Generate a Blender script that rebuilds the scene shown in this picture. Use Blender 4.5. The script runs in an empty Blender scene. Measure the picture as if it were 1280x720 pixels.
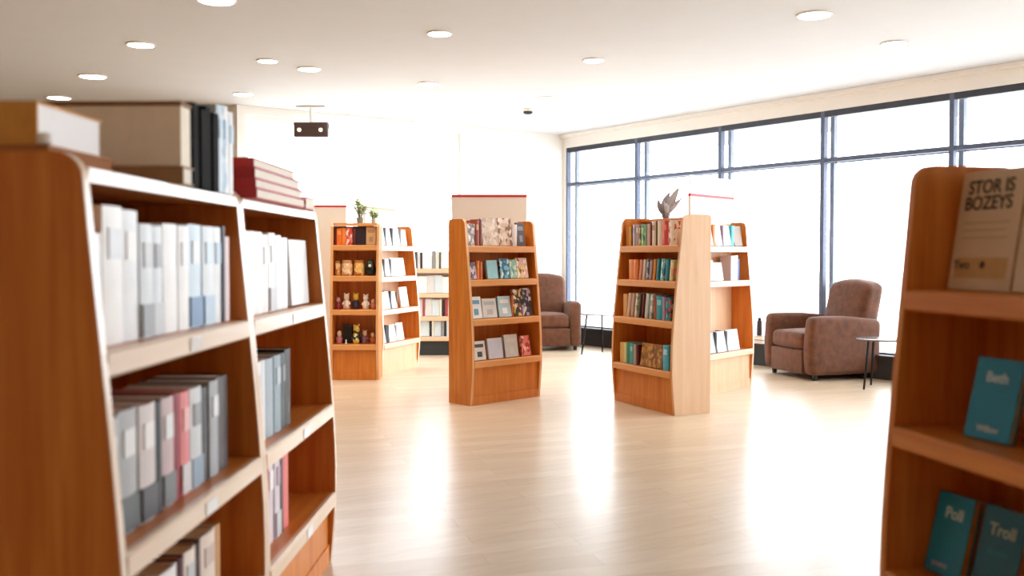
import bpy, bmesh, math, random
from mathutils import Matrix, Vector
random.seed(7)
S = bpy.context.scene
COL = S.collection
CEIL = 3.0

# ------------------------------------------------------------------ colours and materials
def srgb(h):
    h = h.lstrip('#')
    o = []
    for i in (0, 2, 4):
        c = int(h[i:i+2], 16) / 255
        o.append(c / 12.92 if c <= 0.04045 else ((c + 0.055) / 1.055) ** 2.4)
    return tuple(o) + (1,)

_mats = {}
def new_mat(name):
    m = bpy.data.materials.new(name); m.use_nodes = True
    nt = m.node_tree
    return m, nt, nt.nodes['Principled BSDF']

def tex(nt, scale=(1, 1, 1), rot=(0, 0, 0)):
    tc = nt.nodes.new('ShaderNodeTexCoord'); mp = nt.nodes.new('ShaderNodeMapping')
    nt.links.new(tc.outputs['Object'], mp.inputs['Vector'])
    mp.inputs['Scale'].default_value = scale; mp.inputs['Rotation'].default_value = rot
    return mp.outputs['Vector']

def ramp(nt, fac, stops):
    r = nt.nodes.new('ShaderNodeValToRGB')
    el = r.color_ramp.elements
    while len(el) < len(stops): el.new(0.5)
    for e, (p, c) in zip(el, stops):
        e.position = p; e.color = c
    nt.links.new(fac, r.inputs['Fac'])
    return r

def plain(hexc, rough=0.6, metal=0.0, var=0.06, scale=30, name='paint', spec=0.5):
    key = (hexc, rough, metal, var, scale)
    if key in _mats: return _mats[key]
    m, nt, b = new_mat(name + '_' + hexc.lstrip('#'))
    c = srgb(hexc)
    n = nt.nodes.new('ShaderNodeTexNoise'); n.inputs['Scale'].default_value = scale
    nt.links.new(tex(nt), n.inputs['Vector'])
    lo = tuple(x * (1 - var) for x in c[:3]) + (1,)
    hi = tuple(min(1, x * (1 + var)) for x in c[:3]) + (1,)
    r = ramp(nt, n.outputs['Fac'], [(0.3, lo), (0.7, hi)])
    nt.links.new(r.outputs['Color'], b.inputs['Base Color'])
    b.inputs['Roughness'].default_value = rough; b.inputs['Metallic'].default_value = metal
    b.inputs['Specular IOR Level'].default_value = spec
    _mats[key] = m
    return m

def pattern(cols, scale=38, rough=0.45):
    key = ('pat', tuple(cols), scale)
    if key in _mats: return _mats[key]
    m, nt, b = new_mat('illustrated_cover')
    v = nt.nodes.new('ShaderNodeTexVoronoi'); v.inputs['Scale'].default_value = scale
    nt.links.new(tex(nt, (1, 1, 0.8)), v.inputs['Vector'])
    sep = nt.nodes.new('ShaderNodeSeparateColor')
    nt.links.new(v.outputs['Color'], sep.inputs['Color'])
    k = len(cols)
    r = ramp(nt, sep.outputs['Red'], [(i / k, srgb(c)) for i, c in enumerate(cols)])
    r.color_ramp.interpolation = 'CONSTANT'
    nt.links.new(r.outputs['Color'], b.inputs['Base Color'])
    b.inputs['Roughness'].default_value = rough
    _mats[key] = m
    return m

def wood(name, dark, light, scale, rough=0.38, coat=0.25):
    m, nt, b = new_mat(name)
    n = nt.nodes.new('ShaderNodeTexNoise'); n.inputs['Scale'].default_value = 1.0
    n.inputs['Detail'].default_value = 6; n.inputs['Roughness'].default_value = 0.6; n.inputs['Distortion'].default_value = 0.4
    nt.links.new(tex(nt, scale), n.inputs['Vector'])
    r = ramp(nt, n.outputs['Fac'], [(0.3, srgb(dark)), (0.72, srgb(light))])
    nt.links.new(r.outputs['Color'], b.inputs['Base Color'])
    b.inputs['Roughness'].default_value = rough
    b.inputs['Coat Weight'].default_value = coat; b.inputs['Coat Roughness'].default_value = 0.25
    bp = nt.nodes.new('ShaderNodeBump'); bp.inputs['Strength'].default_value = 0.06; bp.inputs['Distance'].default_value = 0.002
    nt.links.new(n.outputs['Fac'], bp.inputs['Height']); nt.links.new(bp.outputs['Normal'], b.inputs['Normal'])
    return m

WOOD_V = wood('maple_upright', '#C4681A', '#E0903A', (28, 28, 1.6), 0.42, 0.15)
WOOD_H = wood('maple_board', '#C4681A', '#E0903A', (1.6, 28, 28), 0.42, 0.15)
EDGE_V = wood('maple_edge_upright', '#DC9F66', '#E8B583', (28, 28, 1.6), 0.35, 0.7)
EDGE = wood('maple_edge', '#DA9550', '#E6AA70', (1.6, 28, 28), 0.35, 0.7)
GLARE_EDGE_V = wood('glare_edge_upright', '#E6C8A6', '#F0DAC0', (28, 28, 1.6), 0.3, 0.8)  # maple edge lightened, window glare put into the colour
GLARE_EDGE = wood('glare_edge', '#E6C8A6', '#F0DAC0', (1.6, 28, 28), 0.3, 0.8)  # same for shelf lips turned to the windows: glare painted in
BLOND = wood('pale_maple', '#DDB48C', '#E8C7A4', (24, 24, 1.4), 0.45, 0.15)
WHITE = plain('#F4F3F0', 0.75, var=0.01, name='white_paint')
WALLM = plain('#F3F1EC', 0.85, var=0.01, scale=3, name='wall_paint')
WARMW = plain('#E2BC94', 0.85, var=0.02, scale=3, name='warm_wall_paint')
CEILM = plain('#D6D8DA', 0.9, var=0.01, scale=3, name='ceiling_paint')
DARKF = plain('#3A3E48', 0.5, 0.2, name='dark_frame')
MULL = plain('#59637A', 0.5, 0.2, name='bloom_tinted_frame')  # dark frame lifted to grey-blue, window bloom painted into the colour
GREYF = plain('#7C8494', 0.5, 0.3, name='grey_frame')
BLACK = plain('#151413', 0.5, name='black')
CHARC = plain('#2B2C2E', 0.7, name='charcoal_base')
PAGES = plain('#EFE8DA', 0.85, var=0.05, scale=200, name='paper')
TANPG = plain('#D8B27C', 0.85, var=0.08, scale=200, name='aged_paper')
RED = plain('#C8323A', 0.5, name='red_trim')
BOARDM = plain('#EFEBE2', 0.7, var=0.01, name='pale_board')
STEEL = plain('#8D8A88', 0.3, 0.9, name='steel')

def floor_mat():
    m, nt, b = new_mat('pale_plank_floor')
    v = tex(nt, (1, 1, 1), (0, 0, math.radians(20)))
    br = nt.nodes.new('ShaderNodeTexBrick')
    br.inputs['Scale'].default_value = 1.0
    br.inputs['Brick Width'].default_value = 1.2; br.inputs['Row Height'].default_value = 0.14
    br.inputs['Mortar Size'].default_value = 0.0015; br.offset = 0.37
    br.inputs['Color1'].default_value = srgb('#DBCAB2'); br.inputs['Color2'].default_value = srgb('#CFBB9F')
    br.inputs['Mortar'].default_value = srgb('#BDA384')
    nt.links.new(v, br.inputs['Vector'])
    n = nt.nodes.new('ShaderNodeTexNoise'); n.inputs['Scale'].default_value = 1; n.inputs['Detail'].default_value = 5
    nt.links.new(tex(nt, (1.5, 26, 1), (0, 0, math.radians(20))), n.inputs['Vector'])
    r = ramp(nt, n.outputs['Fac'], [(0.3, (0.88, 0.86, 0.84, 1)), (0.7, (1, 1, 1, 1))])
    mx = nt.nodes.new('ShaderNodeMix'); mx.data_type = 'RGBA'; mx.blend_type = 'MULTIPLY'
    mx.inputs[0].default_value = 1
    nt.links.new(br.outputs['Color'], mx.inputs[6]); nt.links.new(r.outputs['Color'], mx.inputs[7])
    nt.links.new(mx.outputs[2], b.inputs['Base Color'])
    b.inputs['Roughness'].default_value = 0.33
    b.inputs['Coat Weight'].default_value = 0.2; b.inputs['Coat Roughness'].default_value = 0.2
    return m

def glass_mat():
    m, nt, b = new_mat('window_glass')
    nt.nodes.remove(b)
    out = nt.nodes['Material Output']
    t = nt.nodes.new('ShaderNodeBsdfTransparent'); t.inputs['Color'].default_value = (0.96, 0.97, 0.98, 1)
    g = nt.nodes.new('ShaderNodeBsdfGlossy'); g.inputs['Roughness'].default_value = 0.02
    lw = nt.nodes.new('ShaderNodeLayerWeight'); lw.inputs['Blend'].default_value = 0.3
    f = nt.nodes.new('ShaderNodeMath'); f.operation = 'MULTIPLY'; f.inputs[1].default_value = 0.12
    nt.links.new(lw.outputs['Facing'], f.inputs[0])
    mx = nt.nodes.new('ShaderNodeMixShader')
    nt.links.new(f.outputs[0], mx.inputs[0]); nt.links.new(t.outputs[0], mx.inputs[1]); nt.links.new(g.outputs[0], mx.inputs[2])
    nt.links.new(mx.outputs[0], out.inputs['Surface'])
    return m
GLASS = glass_mat()

def emit(hexc, strength, name):
    m, nt, b = new_mat(name)
    b.inputs['Base Color'].default_value = srgb(hexc)
    b.inputs['Emission Color'].default_value = srgb(hexc); b.inputs['Emission Strength'].default_value = strength
    return m

def fabric(name, c1, c2):
    m, nt, b = new_mat(name)
    n = nt.nodes.new('ShaderNodeTexNoise'); n.inputs['Scale'].default_value = 14; n.inputs['Detail'].default_value = 8
    nt.links.new(tex(nt), n.inputs['Vector'])
    r = ramp(nt, n.outputs['Fac'], [(0.3, srgb(c1)), (0.7, srgb(c2))])
    nt.links.new(r.outputs['Color'], b.inputs['Base Color'])
    b.inputs['Roughness'].default_value = 0.8; b.inputs['Sheen Weight'].default_value = 0.1
    bp = nt.nodes.new('ShaderNodeBump'); bp.inputs['Strength'].default_value = 0.2; bp.inputs['Distance'].default_value = 0.01
    nt.links.new(n.outputs['Fac'], bp.inputs['Height']); nt.links.new(bp.outputs['Normal'], b.inputs['Normal'])
    return m

# ------------------------------------------------------------------ mesh helpers
class MB:
    def __init__(s): s.v = []; s.f = []; s.smooth = False
    def box(s, lo, hi):
        b = len(s.v)
        for z in (lo[2], hi[2]):
            s.v += [(lo[0], lo[1], z), (hi[0], lo[1], z), (hi[0], hi[1], z), (lo[0], hi[1], z)]
        s.f += [tuple(b + i for i in q) for q in ((3, 2, 1, 0), (4, 5, 6, 7), (0, 1, 5, 4), (1, 2, 6, 5), (2, 3, 7, 6), (3, 0, 4, 7))]
        return s
    def prism_x(s, prof, x0, x1):            # profile of (y, z), counter-clockwise seen from +x
        b = len(s.v); n = len(prof)
        s.v += [(x0, y, z) for y, z in prof] + [(x1, y, z) for y, z in prof]
        s.f.append(tuple(b + i for i in reversed(range(n)))); s.f.append(tuple(b + n + i for i in range(n)))
        for i in range(n):
            j = (i + 1) % n
            s.f.append((b + i, b + j, b + n + j, b + n + i))
        return s
    def prism_z(s, prof, z0, z1):
        b = len(s.v); n = len(prof)
        s.v += [(x, y, z0) for x, y in prof] + [(x, y, z1) for x, y in prof]
        s.f.append(tuple(b + i for i in reversed(range(n)))); s.f.append(tuple(b + n + i for i in range(n)))
        for i in range(n):
            j = (i + 1) % n
            s.f.append((b + i, b + j, b + n + j, b + n + i))
        return s
    def lathe(s, prof, n=20, c=(0, 0), sx=1, sy=1):
        b = len(s.v); k = len(prof)
        for r, z in prof:
            for i in range(n):
                a = 2 * math.pi * i / n
                s.v.append((c[0] + r * sx * math.cos(a), c[1] + r * sy * math.sin(a), z))
        for j in range(k - 1):
            for i in range(n):
                i2 = (i + 1) % n
                s.f.append((b + j*n + i, b + j*n + i2, b + (j+1)*n + i2, b + (j+1)*n + i))
        s.f.append(tuple(b + i for i in reversed(range(n)))); s.f.append(tuple(b + (k-1)*n + i for i in range(n)))
        s.smooth = True
        return s
    def tube(s, pts, r, n=8):
        pts = [Vector(p) for p in pts]; b = len(s.v)
        rs = r if isinstance(r, (list, tuple)) else [r] * len(pts)
        for k, p in enumerate(pts):
            d = (pts[min(k+1, len(pts)-1)] - pts[max(k-1, 0)]).normalized()
            a = d.orthogonal().normalized() if abs(d.z) < .99 else Vector((1, 0, 0))
            if k and (a.dot(pa) < 0): a = -a
            pa = a; c = d.cross(a)
            for i in range(n):
                t = 2 * math.pi * i / n
                s.v.append(tuple(p + (a * math.cos(t) + c * math.sin(t)) * rs[k]))
        for k in range(len(pts) - 1):
            for i in range(n):
                j = (i + 1) % n
                s.f.append((b + k*n + i, b + k*n + j, b + (k+1)*n + j, b + (k+1)*n + i))
        s.f.append(tuple(b + i for i in reversed(range(n)))); s.f.append(tuple(b + (len(pts)-1)*n + i for i in range(n)))
        s.smooth = True
        return s
    def blob(s, c, r, n=12, m=8):
        b = len(s.v)
        rings = []
        for j in range(1, m):
            ph = math.pi * j / m
            for i in range(n):
                a = 2 * math.pi * i / n
                s.v.append((c[0] + r[0]*math.sin(ph)*math.cos(a), c[1] + r[1]*math.sin(ph)*math.sin(a), c[2] - r[2]*math.cos(ph)))
        bot = len(s.v); s.v.append((c[0], c[1], c[2]-r[2])); top = len(s.v); s.v.append((c[0], c[1], c[2]+r[2]))
        for j in range(m - 2):
            for i in range(n):
                k = (i + 1) % n
                s.f.append((b + j*n + i, b + j*n + k, b + (j+1)*n + k, b + (j+1)*n + i))
        for i in range(n):
            k = (i + 1) % n
            s.f.append((bot, b + k, b + i)); s.f.append((top, b + (m-2)*n + i, b + (m-2)*n + k))
        s.smooth = True
        return s
    def rbox(s, lo, hi, r, seg=3, fn=None, cuts=0):
        def lines(a, b_):
            L = [a + r * (1 - math.cos(math.pi / 2 * t / seg)) for t in range(seg + 1)]
            m = max(1, cuts)
            L += [a + r + (b_ - a - 2 * r) * t / m for t in range(1, m)]
            L += [b_ - r * (1 - math.cos(math.pi / 2 * t / seg)) for t in range(seg, -1, -1)]
            return L
        G = [lines(lo[i], hi[i]) for i in range(3)]
        idx = {}
        def vert(p):
            k = tuple(round(c, 6) for c in p)
            if k not in idx:
                q = Vector([min(max(p[i], lo[i] + r), hi[i] - r) for i in range(3)])
                d = Vector(p) - q
                # map the cube corner onto the sphere of radius r
                n_ = Vector([c / r for c in d])
                if n_.length > 0:
                    mx = max(abs(c) for c in n_)
                    d = n_.normalized() * (r * mx) if mx > .999 else d.normalized() * r if d.length > r else d
                co = q + d
                idx[k] = len(s.v); s.v.append(tuple(fn(co) if fn else co))
            return idx[k]
        for ax in range(3):
            u, w_ = [(1, 2), (2, 0), (0, 1)][ax]
            for side in (0, 1):
                c0 = hi[ax] if side else lo[ax]
                for a in range(len(G[u]) - 1):
                    for b in range(len(G[w_]) - 1):
                        q = []
                        for (ia, ib) in ((a, b), (a + 1, b), (a + 1, b + 1), (a, b + 1)):
                            p = [0, 0, 0]; p[ax] = c0; p[u] = G[u][ia]; p[w_] = G[w_][ib]
                            q.append(vert(p))
                        if not side: q.reverse()
                        s.f.append(tuple(q))
        s.smooth = True
        return s
    def build(s, name, mat, parent=None, bevel=0, smooth=None):
        me = bpy.data.meshes.new(name); me.from_pydata(s.v, [], s.f); me.update()
        me.materials.append(mat)
        o = bpy.data.objects.new(name, me); COL.objects.link(o)
        if parent is not None: o.parent = parent
        if (s.smooth if smooth is None else smooth):
            me.polygons.foreach_set('use_smooth', [True] * len(me.polygons))
            me.update()
            try: me.set_sharp_from_angle(angle=math.radians(40))
            except Exception: pass
        if bevel:
            bv = o.modifiers.new('bevel', 'BEVEL'); bv.width = bevel; bv.segments = 2; bv.limit_method = 'ANGLE'
        return o

def tag(o, label=None, cat=None, group=None, kind=None):
    if label: o['label'] = label
    if cat: o['category'] = cat
    if group: o['group'] = group
    if kind: o['kind'] = kind
    return o

def empty(name, mat4, label, cat, group=None):
    o = bpy.data.objects.new(name, None); o.empty_display_size = 0.1; COL.objects.link(o)
    o.matrix_world = mat4
    return tag(o, label, cat, group)

def place(x, y, z=0, deg=0):
    return Matrix.Translation((x, y, z)) @ Matrix.Rotation(math.radians(deg), 4, 'Z')

def copy_tree(o, parent=None):
    c = o.copy(); COL.objects.link(c)
    if parent is not None:
        c.parent = parent; c.matrix_parent_inverse = o.matrix_parent_inverse.copy()
    for ch in list(o.children): copy_tree(ch, c)
    return c

# ------------------------------------------------------------------ the room, a rectangle turned 144 degrees to the view
# room frame: s runs from the window wall into the room, t runs from the back corner towards (and past) the camera
ROOM = place(0.747, 14.0, 0, -144)
SW, TL = 13.0, 17.2
def struct(mb, name, mat, parent=None, bevel=0):
    o = mb.build(name, mat, parent, bevel)
    if parent is None: o.matrix_world = ROOM; tag(o, kind='structure')
    return o
AS, AT = 4.85, -6.5          # a deeper bay opens to the left of the back windows
struct(MB().box((-0.3, -0.3, -0.12), (SW + .2, TL + .2, 0)).box((AS - .25, AT, -.12), (SW + .2, -.3, 0)), 'floor', floor_mat())
struct(MB().box((-0.3, -0.3, CEIL), (SW + .2, TL + .2, CEIL + .15)).box((AS - .25, AT, CEIL), (SW + .2, -.3, CEIL + .15)), 'ceiling', CEILM)
struct(MB().box((AS, AT - .2, 0), (SW, AT, CEIL)), 'wall_bay', WARMW)
struct(MB().box((AS - .2, AT, 0), (AS, -.25, CEIL)), 'wall_return', WALLM)
struct(MB().box((SW, AT, 0), (SW + .15, TL, CEIL)), 'wall_left', WARMW)
struct(MB().box((0, TL, 0), (SW, TL + .15, CEIL)), 'wall_rear', WARMW)
BAY = 1.456
HEAD = 2.81
NB = 11
T0 = 0.06
TE = T0 + NB * BAY
w = MB().box((-.25, -.25, HEAD), (0, TL, CEIL)).box((-.25, -.25, 0), (0, T0, HEAD)).box((-.25, TE, 0), (0, TL, HEAD)).box((-.25, T0, 0), (0, TE, .2))
struct(w, 'wall_right', WALLM)
struct(MB().box((.001, T0, 0), (.12, TE, .22)).box((.001, T0, .22), (.15, TE, .245)), 'baseboard_right', CHARC)
for k in range(NB):
    a, b = T0 + k * BAY, T0 + (k + 1) * BAY
    e = bpy.data.objects.new('window_%d' % (k + 1), None); COL.objects.link(e); e.matrix_world = ROOM; tag(e, kind='structure')
    MB().box((-.07, a - .024, .2), (-.005, a + .024, HEAD)).build('mullion', MULL, e)
    MB().box((-.06, a + .024, 2.26), (-.01, b - .024, 2.305)).build('transom', MULL, e)
    MB().box((-.07, a + .024, HEAD - .065), (-.005, b - .024, HEAD)).build('window_head', DARKF, e)
    MB().box((-.07, a + .024, .2), (-.005, b - .024, .26)).build('window_sill', DARKF, e)
    g = MB().box((-.235, a - .025, .2), (-.18, a + .025, HEAD)).box((-.22, a + .025, 2.26), (-.2, b - .025, 2.30))
    g.build('outer_mullion', GREYF, e)
    MB().box((-.045, a + .03, .26), (-.037, b - .03, 2.255)).build('glass_pane', GLASS, e)
    MB().box((-.045, a + .03, 2.31), (-.037, b - .03, HEAD - .075)).build('glass_pane', GLASS, e)
# canopy outside, seen through the top of the panes
struct(MB().box((-1.35, -1.5, HEAD + .02), (-.26, TL, HEAD + .14)).box((-1.45, -1.5, HEAD - .02), (-1.35, TL, HEAD + .2)), 'trim_1', WHITE)
# back wall: white pier beside the corner, then a long band of white framed windows
B0, BB, BN = 1.75, 1.5, 2
B1 = B0 + BB * BN
w = MB().box((0, -.25, 0), (B0, 0, CEIL)).box((B1, -.25, 0), (AS, 0, CEIL)).box((B0, -.25, 2.9), (B1, 0, CEIL)).box((B0, -.25, 0), (B1, 0, .45))
struct(w, 'wall_back', WALLM)
for k in range(BN):
    a, b = B0 + k * BB, B0 + (k + 1) * BB
    e = bpy.data.objects.new('window_%d' % (NB + 1 + k), None); COL.objects.link(e); e.matrix_world = ROOM; tag(e, kind='structure')
    f = MB().box((a, -.16, .45), (a + .05, -.06, 2.9)).box((b - .05, -.16, .45), (b, -.06, 2.9)).box((a + .05, -.16, 2.84), (b - .05, -.06, 2.9)).box((a + .05, -.16, .45), (b - .05, -.06, .52)).box((a + .05, -.14, 2.0), (b - .05, -.08, 2.04))
    f.build('window_frame', WHITE, e)
    MB().box((a + .05, -.115, .52), (b - .05, -.107, 2.0)).build('glass_pane', GLASS, e)
    MB().box((a + .05, -.115, 2.04), (b - .05, -.107, 2.84)).build('glass_pane', GLASS, e)
struct(MB().box((0.16, .001, 0), (AS, .016, .1)), 'baseboard_back', WHITE)
# cornice step between soffit and window head
struct(MB().box((.001, .001, CEIL - .05), (.06, TL - .01, CEIL - .001)), 'trim_2', WALLM)
# ground outside
g = MB().box((-70, -60, -.4), (-.32, 60, -.3)).box((-.32, -60, -.4), (60, -.32, -.3))
struct(g, 'ground', plain('#D8D6D2', 0.9, var=0.05, scale=2, name='pale_paving'))

# ------------------------------------------------------------------ ceiling fittings
LENS = emit('#FFF4EE', 9.0, 'downlight_lens')
LIGHTS = [(-2.02,6.62,.12,'large white round downlight in the ceiling at the photo top, left of centre'),
 (-3.07,8.0,.105,'round downlight above the beige box, second nearest in the left ceiling'),
 (-4.08,9.4,.12,'round downlight left of the others above the stacked books'),
 (-5.0,10.66,.12,'farthest left small round downlight just above the beige box'),
 (-2.19,8.66,.085,'small round downlight between the two brighter ones, left part of ceiling'),
 (-1.895,9.03,.10,'round downlight above and right of the black binders'),
 (-2.90,10.42,.10,'faint round downlight just above the black binders'),
 (-0.57,7.6,.09,'round downlight near the top centre of the ceiling'),
 (-0.85,9.8,.10,'round downlight in the middle of the ceiling, above the centre bookcase'),
 (-1.60,11.45,.10,'round downlight nearest the back windows, above the potted plants'),
 (0.73,8.63,.09,'round downlight right of centre above the dried plant'),
 (0.39,10.7,.10,'faint round downlight beside the dark ceiling detector'),
 (2.19,7.02,.115,'large round downlight in the ceiling at the right, nearest the windows'),
 (3.14,7.95,.10,'round downlight close to the window wall above the right armchair')]
proto = None
for i, (x, y, r, lab) in enumerate(LIGHTS):
    if proto is None:
        proto = empty('downlight', place(x, y, CEIL), lab, 'ceiling light', 'round ceiling downlights')
        MB().lathe([(1.0, 0), (1.1, 0), (1.1, -.008), (1.06, -.012), (1.0, -.010)], 28).build('trim_ring', WHITE, proto)
        MB().lathe([(.98, -.004), (.98, -.012)], 28).build('lens', LENS, proto)
        o = proto
    else:
        o = copy_tree(proto)
    o.matrix_world = place(x, y, CEIL - .0005) @ Matrix.Diagonal((r, r, 1, 1))
    o['label'] = lab
    L = bpy.data.lights.new('downlight_lamp', 'AREA'); L.shape = 'DISK'; L.size = r * 2; L.energy = 6; L.color = (1, .86, .72); L.spread = math.radians(130)
    lo = bpy.data.objects.new('lamp', L); COL.objects.link(lo); lo.location = (x, y, CEIL - .03)

d = empty('smoke_detector', place(.19, 11.5, CEIL), 'small dark round detector on the white ceiling above the centre bookcase', 'smoke detector')
MB().lathe([(.07, -.002), (.07, -.02), (.055, -.03)], 20).build('mounting_base', WHITE, d)
MB().lathe([(.055, -.03), (.055, -.05), (.03, -.062)], 20).build('sensor_head', CHARC, d)

e = empty('emergency_light', place(-2.35, 11.3, CEIL, 0), 'dark brown twin-lamp emergency light hanging from the ceiling, far left', 'emergency light')
BROWN = plain('#4A332D', 0.5, name='brown_housing')
MB().rbox((-.2, -.05, -.36), (.2, .05, -.19), .012, 2).build('housing', BROWN, e)
MB().tube([(0, 0, -.19), (0, 0, -.02)], .02).build('stem', WHITE, e)
MB().rbox((-.17, -.06, -.022), (.17, .06, -.002), .006, 2).build('mounting_plate', WHITE, e)
for sx in (-.13, .12):
    MB().prism_z([(sx + .022 * math.cos(t * .5236), .022 * math.sin(t * .5236)) for t in range(12)], 0, .012).build('lamp_lens', emit('#FFE9C8', 1.2, 'small_lens'), e).matrix_local = Matrix.Translation((0, -.05, -.28)) @ Matrix.Rotation(math.radians(90), 4, 'X')

# ------------------------------------------------------------------ bookcases
PROF = [(0, .03), (.1, .012), (.22, 0), (.32, .002), (.45, .014), (.6, .036), (.75, .06), (.9, .085), (1, .1)]
def yfront(z, h, k):
    f = z / h
    for (a, ya), (b, yb) in zip(PROF, PROF[1:]):
        if f <= b: return k * (ya + (yb - ya) * (f - a) / (b - a))
    return k * PROF[-1][1]

def side_profile(h, d, k):
    pts = []
    n = 14; r = .055
    for i in range(n + 1):
        z = (h - r) * i / n
        pts.append((yfront(z, h, k), z))
    y1 = yfront(h - r, h, k)
    for i in range(1, 6):
        a = math.pi / 2 * i / 5
        pts.append((y1 + r * (1 - math.cos(a)), h - r + r * math.sin(a)))
    r2 = .03
    for i in range(0, 5):
        a = math.pi / 2 * i / 4
        pts.append((d - r2 + r2 * math.sin(a), h - r2 + r2 * math.cos(a)))
    pts.append((d, 0))
    return pts

UNITS = {}
def bookcase(key, label, x, y, deg, w, h, d, shelves, k=1.0, top=None, ledge=None, name='bookcase', holders=False, end=None, mats=None, group='maple bookcases', kick=None, back_h=None, backm=None):
    M4 = place(x, y, 0, deg)
    e = empty(name, M4, label, 'bookcase', group)
    wv, wh, ev, eh = mats or (WOOD_V, WOOD_H, EDGE_V, EDGE)
    T = .026
    prof = side_profile(h, d, k)
    for i, x0 in enumerate((0, w - T)):
        m = end if (end and i == 1) else wv
        p = MB().prism_x([(yy, zz) for yy, zz in prof], x0, x0 + T).build('side_panel', m, e)
        # edge banding on the front edge, a strip following the profile
        fr = prof[:20]
        q = MB(); nn = len(fr)
        for (yy, zz) in fr:
            q.v += [(x0 + .0005, yy - .0025, zz), (x0 + T - .0005, yy - .0025, zz), (x0 + T - .0005, yy + .001, zz), (x0 + .0005, yy + .001, zz)]
        for j in range(nn - 1):
            a = j * 4; b = a + 4
            for s_ in range(4):
                t_ = (s_ + 1) % 4
                q.f.append((a + s_, a + t_, b + t_, b + s_))
        q.f.append((3, 2, 1, 0)); q.f.append(tuple((nn-1)*4 + i_ for i_ in range(4)))
        q.build('edge_strip', ev, p)
    bh = back_h or (h - .03)
    MB().box((T + .001, d - .022, .0), (w - T - .001, d - .008, bh)).build('back_panel', backm or wv, e)
    low = min(shelves)
    yk = yfront(low * .5, h, k) + .02
    MB().box((T + .001, yk, .0), (w - T - .001, yk + .018, low - .056)).build('kick_board', kick or wv, e)
    MB().box((T + .001, yk - .006, .0), (w - T - .001, yk - .0005, .075)).build('plinth', kick or wv, e)
    for z in shelves:
        yf = yfront(z, h, k)
        sh = MB().box((T + .001, yf + .016, z - .024), (w - T - .001, d - .024, z)).build('shelf', wh, e)
        q = MB().prism_x([(yf - .006, z - .05), (yf + .002, z - .056), (yf + .0155, z - .056), (yf + .0155, z), (yf + .002, z), (yf - .006, z - .006)], T + .0005, w - T - .0005)
        q.build('shelf_edge', eh, sh)
        if holders:
            c = w * .52
            MB().box((c - .04, yf - .009, z - .046), (c + .04, yf - .0065, z - .012)).build('label_holder', plain('#F7F7F7', 0.15, var=.01, name='clear_holder'), sh)
    if top:
        yf = yfront(top, h, k)
        tb = MB().box((T + .001, yf + .016, top - .024), (w - T - .001, d - .024, top)).build('top_board', wh, e)
        MB().box((T + .001, yf - .004, top - .028), (w - T - .001, yf + .015, top)).build('top_edge', eh, tb)
    if ledge:
        MB().box((T + .001, d - ledge[1], ledge[0] - .02), (w - T - .001, d - .024, ledge[0])).build('rear_ledge', wh, e)
    UNITS[key] = dict(M=M4, w=w, h=h, d=d, k=k, T=T)
    return e

# ------------------------------------------------------------------ books
ORD = ['first', 'second', 'third', 'fourth', 'fifth', 'sixth', 'seventh', 'eighth', 'ninth', 'tenth', 'eleventh', 'twelfth', 'thirteenth', 'fourteenth', 'fifteenth', 'sixteenth']
def cover_mat(c):
    if isinstance(c, (list, tuple)): return pattern(c)
    return plain(c, 0.42, var=.04, scale=12, name='book_cover')

def book(M4, t, h, dp, c1, c2, label, group, pages=None, detail=True, low=None):
    """a book standing spine out: thickness t along x, height h, depth dp along +y, spine at y = 0"""
    e = empty('book', M4, label, 'book', group)
    b = min(.0035, t * .18)
    n = 5; prof = []
    bul = min(.006, t * .2)
    prof.append((t, dp))
    prof.append((t - b, dp)); prof.append((t - b, bul + b))
    prof.append((b, bul + b)); prof.append((b, dp)); prof.append((0, dp))
    for i in range(n + 1):
        a = i / n
        prof.append((t * a, bul * (1 - math.sin(math.pi * a))))
    MB().prism_z(prof, 0, h).build('cover', cover_mat(c1), e)
    MB().box((b + .0003, bul + b + .0003, .004), (t - b - .0003, dp - .004, h - .004)).build('pages', pages or PAGES, e)
    if detail and t > .018 and c2:
        m = cover_mat(c2)
        MB().box((t * .2, -.0006, h * .62), (t * .8, bul * .6, h * .84)).build('spine_title', m, e)
        if low:
            MB().box((t * .03, -.0012, 0.004), (t * .97, bul * .9, h * .3)).build('spine_band', cover_mat(low), e)
    return e

def facebook(M4, wd, h, t, c1, c2, label, group, edge=None, text=None):
    """a book shown cover first: width along x, thickness along +y; spine on the left"""
    e = empty('book', M4, label, 'book', group)
    b = .003
    MB().box((0, 0, 0), (wd, b, h)).box((0, t - b, 0), (wd, t, h)).box((0, b, 0), (b, t - b, h)).build('cover', cover_mat(c1), e)
    MB().box((b + .0003, b + .0003, .003), (wd - .004, t - b - .0003, h - .003)).build('pages', edge or PAGES, e)
    if c2:
        MB().box((wd * .14, -.0008, h * .66), (wd * .86, .0005, h * .84)).build('cover_title', cover_mat(c2), e)
        MB().box((wd * .3, -.0008, h * .16), (wd * .7, .0005, h * .44)).build('cover_picture', cover_mat(c2), e)
    for (s_, x_, z_, size, col) in (text or ()):
        cu = bpy.data.curves.new('cover_text', 'FONT'); cu.body = s_; cu.size = size; cu.extrude = .0004; cu.align_x = 'CENTER'; cu.offset = size * .02
        to = bpy.data.objects.new('cover_text', cu); COL.objects.link(to); to.parent = e
        cu.materials.append(plain(col, .6, var=.02, name='print_ink'))
        bpy.context.view_layer.update()
        me = bpy.data.meshes.new_from_object(to.evaluated_get(bpy.context.evaluated_depsgraph_get()))
        bpy.data.objects.remove(to)
        to = bpy.data.objects.new('cover_text', me); COL.objects.link(to); to.parent = e
        to.matrix_local = Matrix.Translation((x_, -.0012, z_)) @ Matrix.Rotation(math.radians(90), 4, 'X')
    return e

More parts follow.
